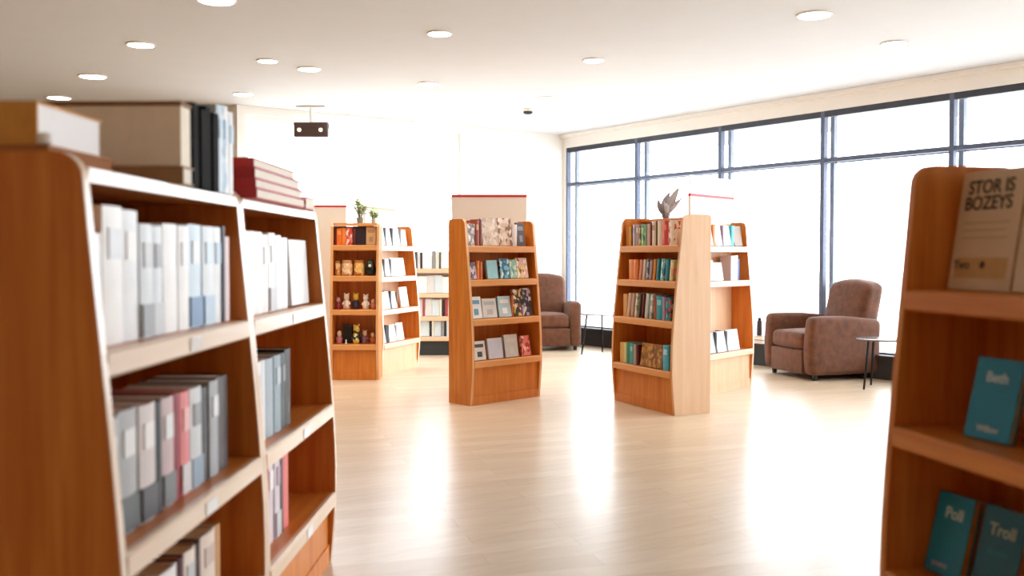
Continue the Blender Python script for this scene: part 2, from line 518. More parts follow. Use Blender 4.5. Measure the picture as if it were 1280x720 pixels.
def row(key, z, shelf_name, unit_name, items, start=None, off=.03, dp=.16, lean=12, group=None, pages=None, scale=1.0):
    """items: (kind, width, height, description, colour, second colour, [low band / sideways tilt])"""
    U = UNITS[key]
    x = U['T'] + (.006 if start is None else start)
    yf = yfront(z, U['h'], U['k']) + off
    n = 0
    grp = group or 'books on the %s shelf of the %s' % (shelf_name, unit_name)
    total = sum(1 for it in items if it[0] != '_')
    for it in items:
        kind, wd = it[0], it[1] * scale
        if kind == '_': x += wd; continue
        h, desc, c1 = it[2], it[3], it[4]
        c2 = it[5] if len(it) > 5 else None
        ex = it[6] if len(it) > 6 else None
        n += 1
        pos = 'leftmost' if n == 1 else ('rightmost' if n == total else ORD[n - 1] + ' from left')
        lab = '%s, %s, %s shelf, %s' % (desc, pos, shelf_name, unit_name)
        yj = random.uniform(0, .006)
        if kind == 's':
            M4 = U['M'] @ Matrix.Translation((x, yf + yj, z + .001))
            book(M4, wd - .003, h, dp, c1, c2, lab, grp, pages=pages, low=ex if isinstance(ex, (str, list)) else None)
        elif kind == 'l':      # leaning sideways against its left neighbour
            a = math.radians(ex or 6)
            M4 = U['M'] @ Matrix.Translation((x, yf + yj, z + .001 + (wd - .003) * math.sin(abs(a)) * 0)) @ Matrix.Rotation(a, 4, 'Y')
            bw = wd - h * math.sin(a) * 1.0
            if bw < .012: bw = .012
            M4 = U['M'] @ Matrix.Translation((x, yf + yj, z + .001 + bw * math.sin(a))) @ Matrix.Rotation(a, 4, 'Y')
            book(M4, bw, h, dp, c1, c2, lab, grp, pages=pages)
        elif kind == 'f':
            M4 = U['M'] @ Matrix.Translation((x, yf, z + .006)) @ Matrix.Rotation(math.radians(-lean), 4, 'X')
            facebook(M4, wd - .004, h, .022, c1, c2, lab, grp, edge=ex if ex else None)
        x += wd

# colour shorthand
W, W2, W3 = '#F4F3F1', '#E9ECEE', '#DDE3E8'
PB, PB2, LG, GR, DG = '#C9DCE8', '#B2CADB', '#C6C9CB', '#94999C', '#5A6063'
BK, BR, DBR, TAN, CRM = '#1B1A1E', '#8A4B2C', '#4A2A20', '#C9A074', '#EBDDC2'
TEAL, LTE, DTE, AQ = '#2C8E9C', '#8CC7CC', '#0F5C6E', '#A9DCE4'
OR, YO, RD, MR, PK, CO, MV, GN = '#E0782E', '#E2A33C', '#C4412E', '#7A2330', '#E6AFA8', '#E0746C', '#B79DB0', '#8FB98A'
redpage = plain('#B5382E', .6, name='red_edge')

# --- nearest left bookcase and its neighbour -------------------------------------------------
DX, DY, DA = -.765, 1.88, 88.7
bookcase('D1', 'large orange-brown wooden bookcase in the near left foreground under the beige box', DX, DY, DA, 1.0, 1.455, .62, [.29, .65, 1.06], .8, top=1.425, holders=True, mats=(WOOD_V, WOOD_H, GLARE_EDGE_V, GLARE_EDGE))
dx, dy = math.cos(math.radians(DA)), math.sin(math.radians(DA))
bookcase('D2', 'orange-brown wooden bookcase adjoining the nearest left one, under the red-covered stack', DX + 1.003 * dx, DY + 1.003 * dy, DA, 1.02, 1.455, .62, [.29, .65, 1.06], .8, top=1.425, holders=True, mats=(WOOD_V, WOOD_H, GLARE_EDGE_V, GLARE_EDGE))
N1, N2 = 'nearest left bookcase', 'second left bookcase'
row('D1', 1.06, 'upper', N1, [
 ('s', .075, .235, 'plain white book', W, W2), ('s', .095, .295, 'tall white book', W, W3), ('s', .085, .29, 'tall white ribbed book', W2, W),
 ('s', .07, .262, 'grey-white book with dark lower band', W3, LG, GR), ('s', .065, .26, 'pale grey book', W3, GR, LG),
 ('s', .09, .268, 'thick white book', W, None), ('s', .075, .266, 'white book with faint title', W, W2), ('s', .095, .272, 'pale blue book with blue foot', PB, W3, '#5E86B0'),
 ('s', .085, .27, 'very pale blue book', W3, PB, PB2), ('s', .07, .27, 'white-blue book', W2, PB2), ('s', .022, .275, 'thin dark purple book', '#2E1E33'), ('s', .045, .245, 'pale pink book', '#EBD3D0', None)], dp=.2, off=.035, scale=1.04)
row('D1', .65, 'middle', N1, [
 ('s', .095, .262, 'grey book with white emblem', '#A9AFB2', W2, '#6F787A'), ('s', .09, .268, 'mid grey book with dark foot', '#B2B6B8', W2, '#4B5457'),
 ('s', .085, .265, 'pinkish white book with black foot', '#DCD3D1', W, '#33353A'), ('s', .035, .26, 'thin black book', BK, None),
 ('s', .075, .262, 'dusty pink book', '#CDB5B5', W2, '#6C7074'), ('s', .034, .262, 'thin dark red book', '#9C1F34', None, BK), ('s', .06, .26, 'coral pink book', '#E57F80', '#F2B9B4', '#D7D5D6'),
 ('s', .08, .26, 'white-grey book with blue foot', '#D5D9DB', GR, '#8CA3B5'), ('s', .05, .25, 'black book', '#1D1A1E', None), ('s', .065, .26, 'light grey book', '#A9ADB0', W2), ('s', .09, .262, 'dark brown book', '#2E1A1A', None)], dp=.2, off=.05, scale=1.1)
row('D1', .29, 'lower', N1, [
 ('s', .09, .2, 'white book', W, '#7FB7BF'), ('s', .085, .2, 'white book with teal title', W, '#6FB4BE'), ('s', .08, .2, 'cream book', CRM, W), ('s', .03, .205, 'thin black book', BK, None), ('s', .10, .215, 'broad white book', W, LG),
 ('s', .035, .22, 'thin maroon book', '#5A2530', None), ('s', .085, .22, 'pale cream book', '#EFE4D6', LG), ('s', .03, .222, 'thin brown book', DBR, None), ('s', .11, .225, 'beige book with faint drawing', '#E6D6C8', '#CDB9AE'), ('s', .04, .225, 'tan book', '#D2A06A', None)], dp=.2, off=.05, pages=TANPG, scale=1.05)
row('D2', 1.06, 'upper', N2, [
 ('s', .085, .27, 'white book', W, None), ('s', .085, .268, 'white book with grey foot', W, None, LG), ('s', .085, .268, 'plain white book with grey foot', W, None, '#C9CDD0'), ('s', .075, .26, 'bright white book', W, W2),
 ('s', .08, .268, 'white book with pale title', W, W3, LG), ('s', .075, .262, 'white book with grey base', W2, None, LG), ('s', .09, .255, 'smooth white book', W, None), ('_', .02), ('f', .26, .245, 'grey-white face-out book with pink edge', '#DEDDDA', None, plain('#E2A9A2', .6, name='pink_edge'))], dp=.2, off=.04, scale=1.05, lean=3)
row('D2', .65, 'middle', N2, [
 ('_', .06), ('s', .09, .262, 'white book', W2, LG), ('s', .07, .262, 'white-grey book', '#DFE1E2', None, LG), ('s', .09, .26, 'blue-grey book', '#A5B4BD', None), ('s', .085, .262, 'slate blue book', '#93A7AF', '#B8C6CC'), ('s', .06, .262, 'dark green-grey book', '#3F4A4A', GR), ('s', .08, .27, 'black book', '#1E1E1C', None)], dp=.2, off=.05)
row('D2', .29, 'lower', N2, [
 ('_', .1), ('s', .026, .285, 'thin red book', '#C0283E', None), ('s', .08, .288, 'pinkish white book', '#E9DAD6', LG, '#D5D1D2'), ('s', .026, .288, 'thin crimson book', '#C43A4E', None), ('s', .075, .288, 'lilac white book', '#DCD0D8', W), ('s', .065, .288, 'pale lilac book', '#E2DAE2', MV, LG), ('s', .05, .285, 'dark maroon book', '#4A1420', None), ('s', .08, .295, 'coral red book', '#EA7B74', None)], dp=.2, off=.06, pages=TANPG)

# things on top of the two
MD = place(DX, DY, 0, DA)
def onD(x, y, z, deg=0): return MD @ place(x, y, z, deg)
def flatbook(M4, lx, ly, t, cov, label, group=None, pages=PAGES, spine='near', name='book', cat='book'):
    """a closed book lying flat; spine on the low-x side"""
    e = empty(name, M4, label, cat, group)
    b = .004
    MB().box((0, 0, 0), (lx, ly, b)).box((0, 0, t - b), (lx, ly, t)).box((0, 0, b), (b, ly, t - b)).build('cover', cov, e, bevel=.001)
    MB().box((b + .0004, .005, b + .0004), (lx - .006, ly - .005, t - b - .0004)).build('pages', pages, e)
    return e
TZ = 1.4265
flatbook(onD(.03, .155, TZ), .30, .42, .045, plain('#B0743C', .6, name='tan_cover'), 'thin tan book at the bottom of the stack on the near left bookcase', 'flat books on the nearest bookcase', pages=plain('#9A6230', .8, var=.1, scale=150, name='brown_pages'))
flatbook(onD(.045, .185, TZ + .046), .29, .36, .088, plain('#DBA04E', .6, name='brown_cover'), 'thick brown book with white page edges topping the near left stack', 'flat books on the nearest bookcase', pages=plain('#FAFAFA', .8, var=.02, scale=150, name='white_paper'))
b = empty('bottle_cap', onD(.04, .168, TZ + .0465), 'small white round cap on the stack at the near left bookcase corner', 'cap')
MB().lathe([(.014, 0), (.015, .004), (.015, .018), (.012, .022)], 16).build('cap_body', WHITE, b)
MB().lathe([(.0155, .0005), (.0155, .003)], 16).build('cap_rim', plain('#DDDDDD', .5, name='cap_grey'), b)
flatbook(onD(.49, .055, TZ), .075, .5, .045, plain('#A98763', .6, name='kraft_cover'), 'wide flat brown book lying under the beige box', 'flat books on the nearest bookcase')
e = empty('storage_box', onD(.49, .06, TZ + .046), 'wide flat beige box with a brown lid edge, standing on the nearest bookcase', 'box')
MB().box((0, 0, 0), (.065, .54, .147)).build('box_body', plain('#F8EEDA', .8, var=.02, name='beige_card'), e, bevel=.002)
MB().box((-.003, -.003, .1475), (.068, .543, .158)).build('lid', plain('#8C6238', .7, name='brown_card'), e, bevel=.002)
x = .578
for i, nm in enumerate(('leftmost', 'second from left', 'third from left', 'rightmost')):
    hh = (.216, .206, .222, .212)[i]
    e = empty('ring_binder', onD(x, .057 + (.004, 0, .006, .002)[i], TZ, 0), '%s of the four black binders standing right of the beige box' % nm, 'binder', 'black binders on the nearest bookcase')
    MB().box((0, 0, 0), (.004, .24, hh)).box((.038, 0, 0), (.042, .24, hh)).box((.004, 0, 0), (.038, .004, hh)).build('cover', plain('#100D0B', .8, var=.1, name='binder_black', spec=.15), e)
    MB().box((.006, .012, .005), (.036, .232, hh - .012)).build('papers', plain('#3A2D24', .8, name='dark_paper'), e)
    x += .050
for i, (t_, h_, c_, ds) in enumerate([(.045, .242, PB, 'pale blue patterned magazine file nearest the black binders'), (.05, .246, [W, PB, PB2, W2], 'white and blue patterned magazine file behind the black binders'), (.042, .236, W2, 'white magazine file, farthest of the pale three')]):
    book(onD(x, .062, TZ), t_, h_, .2, c_, PB2, ds, 'pale magazine files on the bookcase top'); x += t_ + .002
book(onD(x + .003, .10, TZ), .018, .17, .15, '#D9743A', None, 'narrow orange book between the pale files and the red-covered stack', None)
z = TZ
for i, (lx, t_, c_, ds) in enumerate([(.62, .032, '#B8353A', 'red book at the bottom of the red-covered stack'), (.60, .03, '#B8353A', 'red book, second from the bottom of the far stack'), (.58, .034, '#A8303A', 'dark red book, third from the bottom of the far stack'), (.52, .03, '#C0383A', 'red book on top of the far stack')]):
    flatbook(onD(1.05 + .01 * i, .035 + .006 * i, z + .0005 * i), lx, .2, t_, plain(c_, .5, name='stack_cover'), ds, 'books stacked flat on the second left bookcase')
    z += t_
flatbook(onD(1.70, .04, TZ), .16, .14, .045, pattern(['#C0272D', '#F0E4E0', '#B02028'], 60), 'small red patterned book at the far end of the left bookcases')

# --- centre bookcase ------------------------------------------------------------------------
bookcase('A', 'maple bookcase standing alone in the centre, in front of the left armchair', -.33, 7.94, 44.0, .83, 1.56, .30, [.37, .72, 1.05, 1.335], 1.0)
NA = 'centre bookcase'
row('A', 1.335, 'top', NA, [
 ('s', .055, .19, 'grey and white patterned book', ['#6E6A70', '#D9D6D4', '#B3AEB0', '#EDEBE8']), ('s', .05, .185, 'silver patterned book', ['#B9B6B8', '#ECE9E6', '#77737A']), ('s', .045, .215, 'red-brown book', '#9E4428', TAN), ('s', .04, .225, 'dark red-brown book', '#7C2F1E', None),
 ('f', .19, .235, 'large beige illustrated book', ['#D8C6B4', '#CDB9A5', '#E3D5C6', '#B9A290'], None), ('f', .165, .24, 'beige book with brown drawings', ['#C9AE96', '#DCC8B4', '#8A5B44', '#E4D6C8'], None, plain('#7A3A28', .6, name='brown_edge')),
 ('s', .06, .19, 'pinkish white book', '#E4D8D6', None), ('f', .095, .205, 'dark grey book', '#4A4A52', '#8D8A90')], dp=.12, lean=8)
row('A', 1.05, 'second', NA, [
 ('_', .015), ('f', .08, .145, 'small purple and grey patterned book', ['#7A6E8C', '#C9C4CC', '#54495E', '#E0DCE0'], None), ('s', .035, .16, 'orange book', OR, YO), ('s', .035, .15, 'dark orange book', '#C4621E', None), ('_', .055),
 ('f', .125, .16, 'plain light blue book', '#9CD2DE', None, redpage), ('_', .03), ('f', .115, .175, 'blue and teal patterned book', ['#2F7FA6', '#7FC0D0', '#D7EEF2', '#1E5C86'], None), ('f', .085, .165, 'mint green patterned book', ['#9CCFC0', '#D9EDE4', '#6FA99A'], None), ('f', .135, .18, 'pink and yellow patterned book', ['#E4B8BC', '#E8D77C', '#F3E8E2', '#7E6A58'], None)], lean=10)
row('A', .72, 'third', NA, [
 ('f', .13, .185, 'white book with blue drawing', '#ECEFF1', '#6FA7C4'), ('_', .008), ('f', .165, .165, 'grey-white book with red edge', '#DAD9D6', '#B9BEC0', redpage), ('_', .02),
 ('f', .15, .18, 'light blue and white book', '#B4D2DC', '#F0F3F3'), ('s', .025, .19, 'thin orange book', '#C86A30', None), ('_', .01), ('f', .10, .235, 'dark multicoloured book', ['#2A2420', '#D8B85A', '#6E4A3A', '#1A1818', '#E8E0D0'], None), ('f', .125, .245, 'dark purple patterned book', ['#2E2A3C', '#A79CB8', '#1E1A22', '#D8CCD4', '#5A4A3C'], None)], lean=10)
row('A', .37, 'bottom', NA, [
 ('_', .02), ('f', .14, .16, 'off-white book with dark figures', '#E4E2DC', '#4C4E50'), ('_', .03), ('f', .17, .175, 'pale lavender book with dark red edge', '#CFD4E4', None, redpage), ('_', .025), ('f', .16, .195, 'pale grey book with coral edge', '#CBCFCC', '#DAD9D4', plain('#E0604A', .6, name='coral_edge')), ('_', .04), ('f', .11, .175, 'pink and red patterned book', ['#E88A82', '#C23A38', '#F6D2CC'], None)], lean=10)

# --- right island ----------------------------------------------------------------------------
bookcase('C1', 'maple bookcase with blond end panel, left half of the right-hand island', .863, 8.29, -65.0, .916, 1.575, .36, [.34, .735, 1.05, 1.335], 1.0, ledge=(1.565, .085), end=BLOND)
NC = 'right-hand island facing left'
row('C1', 1.335, 'top', NC, [
 ('_', .01), ('s', .05, .165, 'tan orange book', '#D08A50', None), ('s', .045, .168, 'mustard yellow book', '#D9A23A', None), ('s', .016, .175, 'thin black book', BK, None), ('s', .05, .18, 'mauve book', '#C9B4C0', MV), ('s', .045, .182, 'mauve-grey book', '#A899A8', '#D8CCD4'),
 ('s', .04, .172, 'brown and yellow patterned book', ['#8C7A4A', '#D8C468', '#5E5440']), ('s', .055, .18, 'bright green patterned book', ['#7CC088', '#B7E0A8', '#4E8A5C']), ('s', .03, .172, 'grey-green book', '#8AA08C', None), ('s', .045, .18, 'pink-tan book', '#D9B9A2', None), ('s', .03, .178, 'maroon book', MR, None),
 ('s', .055, .2, 'cream book', '#E8DCC8', TAN), ('s', .02, .2, 'thin brown book', '#7A4E3A', None), ('s', .06, .2, 'pale yellow book', '#EBE2C0', None), ('s', .1, .198, 'broad red-orange book', '#D2452C', '#E8785A'), ('s', .115, .2, 'cream book with red dots', ['#F0D8C0', '#EBD0B4', '#C8452E', '#F4E2CE'], None)], dp=.13)
row('C1', 1.05, 'second', NC, [
 ('_', .11), ('s', .075, .17, 'peach orange book', '#E89458', None), ('s', .07, .17, 'orange book with rounded spine', '#DB7C34', None), ('_', .01), ('l', .05, .165, 'salmon pink book', '#E4A08C', None, 7), ('l', .05, .168, 'cream striped book', '#E8DCCC', None, 7), ('l', .055, .172, 'blue-grey patterned book', ['#7E8A9C', '#B9C4CC', '#4E5A6C'], None, 7), ('l', .055, .165, 'dusty mauve book', '#A88C94', None, 7),
 ('l', .05, .17, 'yellow-orange book', '#E2943A', None, 7), ('l', .06, .175, 'dark teal book', '#1E7C8C', None, 7), ('l', .065, .175, 'light teal patterned book', ['#7CC4CC', '#D0ECEC', '#4A9AA8'], None, 7), ('l', .06, .17, 'teal blue book', '#2A86A0', None, 7), ('l', .065, .165, 'yellow patterned book', ['#E4D48C', '#C8E0A8', '#E89C8C'], None, 7)])
row('C1', .735, 'third', NC, [
 ('_', .07), ('s', .06, .19, 'tan book', '#E0AE74', None), ('l', .06, .2, 'pinkish cream book', '#EED8C6', None, 9), ('l', .055, .2, 'dusty rose book', '#D8B4A4', None, 9), ('l', .06, .2, 'white and green book', ['#D8E0D0', '#EEF0E8', '#A8B8A0'], None, 9), ('l', .045, .2, 'dark green book', '#5C5A44', None, 8), ('l', .048, .2, 'maroon book', '#7C2434', None, 8), ('l', .07, .205, 'pale grey-green book', '#BCCCC4', None, 8), ('l', .06, .2, 'silver patterned book', ['#C8D0D0', '#98A8A8', '#E8ECEC'], None, 8),
 ('_', .01), ('s', .035, .18, 'red-brown book', '#A8583C', None), ('s', .095, .19, 'broad teal book', '#2A96A8', '#7CC8D0'), ('s', .035, .188, 'lilac book', '#A88CB0', None), ('s', .07, .18, 'teal and red patterned book', ['#2E8C9C', '#C85050', '#7CC0C4', '#1C5C70'], None)])
row('C1', .34, 'bottom', NC, [
 ('_', .04), ('s', .055, .17, 'peach and yellow book', '#E8C47C', None), ('s', .05, .172, 'cream-yellow book', '#E4DC9C', None), ('s', .06, .175, 'teal green book', '#2E9C8C', None), ('s', .055, .175, 'light teal book', '#5CB4B0', '#A8DCD8'), ('s', .04, .17, 'grey-pink book', '#B8A4A4', None), ('s', .04, .168, 'dark maroon book', '#5C2020', None), ('_', .03),
 ('f', .30, .19, 'broad golden brown book', ['#A87424', '#8C5A1C', '#C89440', '#7A4A18'], None), ('_', .03), ('s', .08, .2, 'turquoise blue book', '#4CA8C4', '#B8E0E8')], lean=8)
bookcase('C2', 'maple bookcase with white-lit shelves, window half of the right-hand island', 1.645, 8.43, 48.6, 1.03, 1.575, .25, [.365, 1.02, 1.34], .9, mats=(WOOD_V, WOOD_H, GLARE_EDGE_V, GLARE_EDGE), kick=BLOND, backm=BLOND)
NW = 'right-hand island facing the window'
row('C2', 1.34, 'top', NW, [
 ('_', .12), ('f', .15, .19, 'white book', W, W3), ('f', .1, .19, 'very pale blue book', '#DCE8EE', None), ('s', .05, .195, 'orange book', '#E88A44', None), ('f', .12, .195, 'plain white book', W, None), ('s', .03, .19, 'thin mauve book', '#9A84A4', None), ('f', .14, .19, 'pale cyan book', '#BDE4EA', None), ('s', .06, .195, 'turquoise book', '#3CB4C8', None), ('f', .16, .19, 'grey-brown book', '#86684C', None)], dp=.1, off=.02, lean=9)
row('C2', 1.02, 'middle', NW, [
 ('_', .2), ('s', .03, .19, 'thin dark brown book', '#4A3C34', None), ('f', .13, .185, 'cream book', '#EEE6D8', None), ('f', .15, .165, 'white book with grey top edge', W, LG), ('_', .15), ('s', .07, .23, 'lavender white book', '#D8D4E4', None), ('s', .06, .235, 'white book', W, LG), ('s', .03, .2, 'thin blue book', '#4C7CC0', None)], dp=.12, off=.02, lean=9)
row('C2', .365, 'bottom', NW, [
 ('_', .2), ('f', .11, .19, 'grey-blue book', '#AEBCC4', None), ('s', .03, .19, 'thin dark grey book', '#4A5058', None), ('f', .17, .19, 'pale blue book', '#D4E2EA', None), ('s', .03, .19, 'thin slate book', '#6C747C', None), ('f', .22, .195, 'large pale blue book with small mark', '#D8E4EC', '#B4C4CC')], dp=.12, off=.02, lean=10)

# --- island with the potted plants -------------------------------------------------------------
bookcase('B1', 'narrow maple bookcase with two potted plants on top, beyond the left bookcases', -1.83, 9.62, 0, .488, 1.585, .30, [.36, .71, 1.05, 1.36], 1.0, top=1.583)
NB_ = 'bookcase below the plants'
row('B1', 1.36, 'top', NB_, [
 ('s', .022, .165, 'thin dark red book', '#5C1A20', None), ('s', .055, .17, 'orange book', '#E8742C', '#F0A868'), ('s', .04, .172, 'bright orange book', '#F08A3C', None), ('s', .065, .175, 'red and white patterned book', ['#D84A3C', '#F4E0D8', '#E88C7C'], None), ('s', .035, .17, 'maroon book', '#6A2422', None), ('f', .105, .18, 'purple-black book', '#2A1A24', None), ('f', .10, .18, 'tan book with faint lines', '#D2A878', '#B88A5C')], dp=.12, lean=5)
bookcase('B2', 'maple bookcase with pale sunlit shelves, angled beside the plant-topped one', -1.34, 9.945, 71.6, .955, 1.585, .28, [.33, .685, 1.03, 1.36], 1.0, mats=(WOOD_V, WOOD_H, GLARE_EDGE_V, GLARE_EDGE), kick=BLOND, backm=BLOND)
NX = 'bookcase angled beside the plants'
row('B2', 1.36, 'top', NX, [('f', .17, .18, 'white book', W, None), ('f', .13, .185, 'white-grey book', '#E4E8EC', None), ('s', .04, .19, 'dark grey book', '#4C5058', None), ('f', .14, .185, 'pale lilac book', '#E0E2EC', None), ('s', .045, .19, 'black book', '#26262C', None), ('f', .2, .185, 'pale mint book', '#E0ECEA', None), ('s', .035, .185, 'grey book', '#848890', None), ('f', .17, .18, 'light grey book', '#D8DCE0', None)], dp=.12, lean=9, scale=.88)
row('B2', 1.03, 'second', NX, [('f', .18, .18, 'white-blue book', '#E8EEF2', None), ('s', .045, .185, 'black book', '#2A2A30', None), ('f', .14, .185, 'pale blue book', '#DCE6EE', None), ('s', .03, .185, 'slate book', '#6A7480', None), ('f', .2, .195, 'large white book', W, None), ('f', .2, .195, 'bright white book', W2, None)], dp=.12, lean=9, scale=.88)
row('B2', .685, 'third', NX, [('f', .15, .18, 'white book', W, None), ('f', .13, .185, 'pale grey-blue book', '#DDE4EA', None), ('s', .045, .19, 'dark book', '#34343C', None), ('f', .14, .18, 'grey book', '#CBD0D4', None), ('s', .03, .175, 'thin brown book', '#8C6A50', None), ('_', .1), ('f', .22, .22, 'large white book', W, None)], dp=.12, lean=9, scale=.88)
row('B2', .33, 'bottom', NX, [('f', .13, .18, 'pale blue book', '#DCE4EC', None), ('s', .05, .19, 'black book', '#222228', None), ('s', .05, .185, 'charcoal book', '#3A3A42', None), ('f', .19, .18, 'white-blue book', '#E6ECF2', None), ('s', .025, .17, 'thin grey book', '#A0A0A8', None), ('f', .2, .19, 'pinkish white book', '#EEE2DE', None)], dp=.12, lean=9, scale=.88)

# --- low unit by the back wall ----------------------------------------------------------------
pale = plain('#EFE6DE', .6, var=.02, name='pale_laminate')
peach = plain('#E6BFA0', .6, var=.03, name='peach_laminate')
bookcase('E', 'low white shelf unit with dark plinth by the back wall, left of centre bookcase', -1.31, 12.05, 0, .72, 1.28, .26, [.235, .49, .78, 1.09], .5, name='shelf_unit', mats=(pale, pale, pale, peach), kick=CHARC, group='pale shelf units')
NE_ = 'low white shelf unit'
random.seed(11)
greys = [('white', W), ('light grey', '#CCD2D6'), ('black', '#222226'), ('pale blue', '#C8DAE4'), ('dark grey', '#4C5056'), ('mid grey', '#8C9298'), ('cream', '#E6DED0')]
for z_, nm in ((1.09, 'top'), (.78, 'second'), (.49, 'third'), (.235, 'bottom')):
    its = []; x = 0; last = None
    while x < .58:
        nm2, c = random.choice([g_ for g_ in greys if g_[0] != last]); last = nm2
        face = nm2 in ('white', 'light grey', 'pale blue') and random.random() < .6
        wd = random.uniform(.09, .12) if face else random.uniform(.025, .05)
        if x + wd > .655: break
        if nm == 'third' and nm2 == 'mid grey': nm2, c = 'red', '#A83C40'
        its.append(('f' if face else 's', wd, random.uniform(.2, .225) if z_ != .235 else random.uniform(.19, .21), nm2 + (' face-out book' if face else ' book'), c, None)); x += wd
    row('E', z_, nm, NE_, its, dp=.13, lean=7)

# --- right foreground bookcase ----------------------------------------------------------------
bookcase('F', 'dark orange wooden bookcase in the right foreground holding face-out teal books', 1.007, 2.6, -78.3, 1.0, 1.495, .38, [.40, .79, 1.158], .82, mats=(WOOD_V, WOOD_H, WOOD_V, WOOD_H))
UF = UNITS['F']
def faceF(x, y, z, w_, h_, t_, c1, label, lean, yaw=0, text=None, edge=TANPG, c2=None, grp='face-out books on the right foreground bookcase'):
    M4 = UF['M'] @ Matrix.Translation((x, y, z + .001 + t_ * math.sin(math.radians(lean)))) @ Matrix.Rotation(math.radians(yaw), 4, 'Z') @ Matrix.Rotation(math.radians(-lean), 4, 'X')
    return facebook(M4, w_, h_, t_, c1, c2, label, grp, edge=edge, text=text)
pb = faceF(.04, .165, 1.158, .235, .315, .02, '#D3B796', 'tall tan book with dark block lettering, upper shelf, right foreground bookcase', 9, 0,
      [('STOR IS', .115, .255, .05, '#2E1C14'), ('BOZEYS', .112, .212, .05, '#2E1C14'), ('Ywo', .045, .055, .034, '#3A2418')])
MB().box((.02, -.001, .03), (.215, .0005, .085)).build('cover_picture', plain('#C49A66', .7, name='ochre_print'), pb)
MB().lathe([(.010, 0), (.010, .001)], 12).build('cover_mark', plain('#3A2418', .6, name='dark_print'), pb).matrix_local = Matrix.Translation((.125, -.0005, .066)) @ Matrix.Rotation(math.radians(90), 4, 'X')
MB().box((.03, -.0007, .135), (.2, .0005, .139)).box((.03, -.0007, .155), (.19, .0005, .159)).box((.03, -.0007, .175), (.2, .0005, .179)).build('printed_lines', plain('#B99A78', .7, name='faint_print'), pb)
faceF(.285, .165, 1.158, .235, .315, .02, '#D9C0A0', 'second tan book cut by the right picture edge, upper shelf right foreground', 9, c2='#8C6A50')
faceF(.20, .10, .79, .14, .205, .02, '#1386A8', 'bright teal-blue book alone on the middle shelf of the right foreground bookcase', 14, 8, [('Beth', .07, .145, .036, '#CFE4EA'), ('Willow', .07, .02, .022, '#DCE8EC')])
faceF(.365, .14, .79, .13, .20, .022, '#0C4A5C', 'dark teal book at the right picture edge on the middle shelf', 12, 4)
faceF(.05, .10, .40, .125, .215, .026, '#0E7C92', 'teal book titled Poll with yellow page edges on the bottom right shelf', 14, 6, [('Poll', .066, .15, .042, '#C8DCDC'), ('poems', .05, .02, .02, '#B8B0C8')], edge=plain('#D08A34', .8, name='amber_pages'))
faceF(.20, .125, .40, .135, .215, .026, '#0B6072', 'darker teal book titled Troll, right of the Poll book', 14, 6, [('Troll', .068, .145, .042, '#B8C8BC'), ('stories', .066, .10, .022, '#3C8C98')], edge=plain('#D08A34', .8, name='amber_pages'))

# ------------------------------------------------------------------ display boards standing behind the islands
def board(label, x, y, deg, w_, h_, cap='red', header=0):
    e = empty('display_board', place(x, y, 0, deg), label, 'display board', 'pale boards rising behind the bookcases')
    MB().box((0, 0, .03), (w_, .025, h_)).build('panel', BOARDM, e)
    MB().box((-.003, -.003, h_), (w_ + .003, .028, h_ + .022)).build('cap_strip', RED if cap == 'red' else plain('#B9A97C', .6, name='olive_trim'), e)
    for fx in (.05, w_ - .09):
        MB().box((fx, -.004, 0), (fx + .04, .06, .03)).build('foot', STEEL, e)
    if header:
        MB().box((.0, .006, h_ + .022), (w_, .019, h_ + .022 + header)).build('header_sign', plain('#ECE9EC', .4, var=.01, name='pale_sign'), e)
    return e
board('pale board with red cap strip rising behind the centre bookcase', -.565, 9.0, 0, .70, 1.80)
board('pale board with red strip and white header rising over the right-hand island', 1.645 - .26 * math.sin(math.radians(48.6)) + .185, 8.43 + .26 * math.cos(math.radians(48.6)) + .21, 48.6, .82, 1.80, header=.17)
board('pale board with red cap strip left of the potted plants', -2.35, 10.15, 0, .60, 1.765)
board('pale board with olive cap strip right of the potted plants', -1.34 - .33 * math.sin(math.radians(71.6)) + .08, 9.945 + .33 * math.cos(math.radians(71.6)) + .25, 71.6, .72, 1.765, cap='olive')

# ------------------------------------------------------------------ jars and figurines on the plant-topped bookcase
UB = UNITS['B1']
def onB(x, y, z, deg=0): return UB['M'] @ place(x, y, z, deg)
def jar(x, z, r, h, c, lidc, label):
    e = empty('storage_jar', onB(x, .12, z + .001), label, 'jar', 'jars on the bookcase below the plants')
    MB().lathe([(r * .8, 0), (r, h * .08), (r, h * .72), (r * .82, h * .84)], 18).build('jar_body', cover_mat(c), e)
    MB().lathe([(r * .9, h * .845), (r * .9, h * .97), (r * .8, h)], 18).build('lid', plain(lidc, .4, name='jar_lid'), e)
jar(.064, 1.05, .03, .15, ['#D8A868', '#B87840', '#E8CC98'], '#A8703C', 'narrow tan jar at the left end of the shelf below the plants')
jar(.158, 1.05, .056, .155, ['#E0B88C', '#C89060', '#F0D8B8'], '#C89868', 'wide pinkish tan jar, second on the second shelf below the plants')
jar(.28, 1.05, .052, .155, ['#E8B860', '#C87C34', '#F4DCA0'], '#B8783C', 'golden patterned jar, third on the second shelf below the plants')
e = empty('round_vase', onB(.395, .12, 1.051), 'black round vase with pale spot at the right of the jars', 'vase')
MB().lathe([(.03, 0), (.05, .02), (.055, .07), (.04, .12), (.028, .15), (.034, .165)], 20).build('vase_body', plain('#16201C', .25, name='black_glaze'), e)
MB().blob((0, -.05, .1), (.016, .008, .016)).build('painted_spot', plain('#D8DCC8', .5, name='cream_spot'), e)
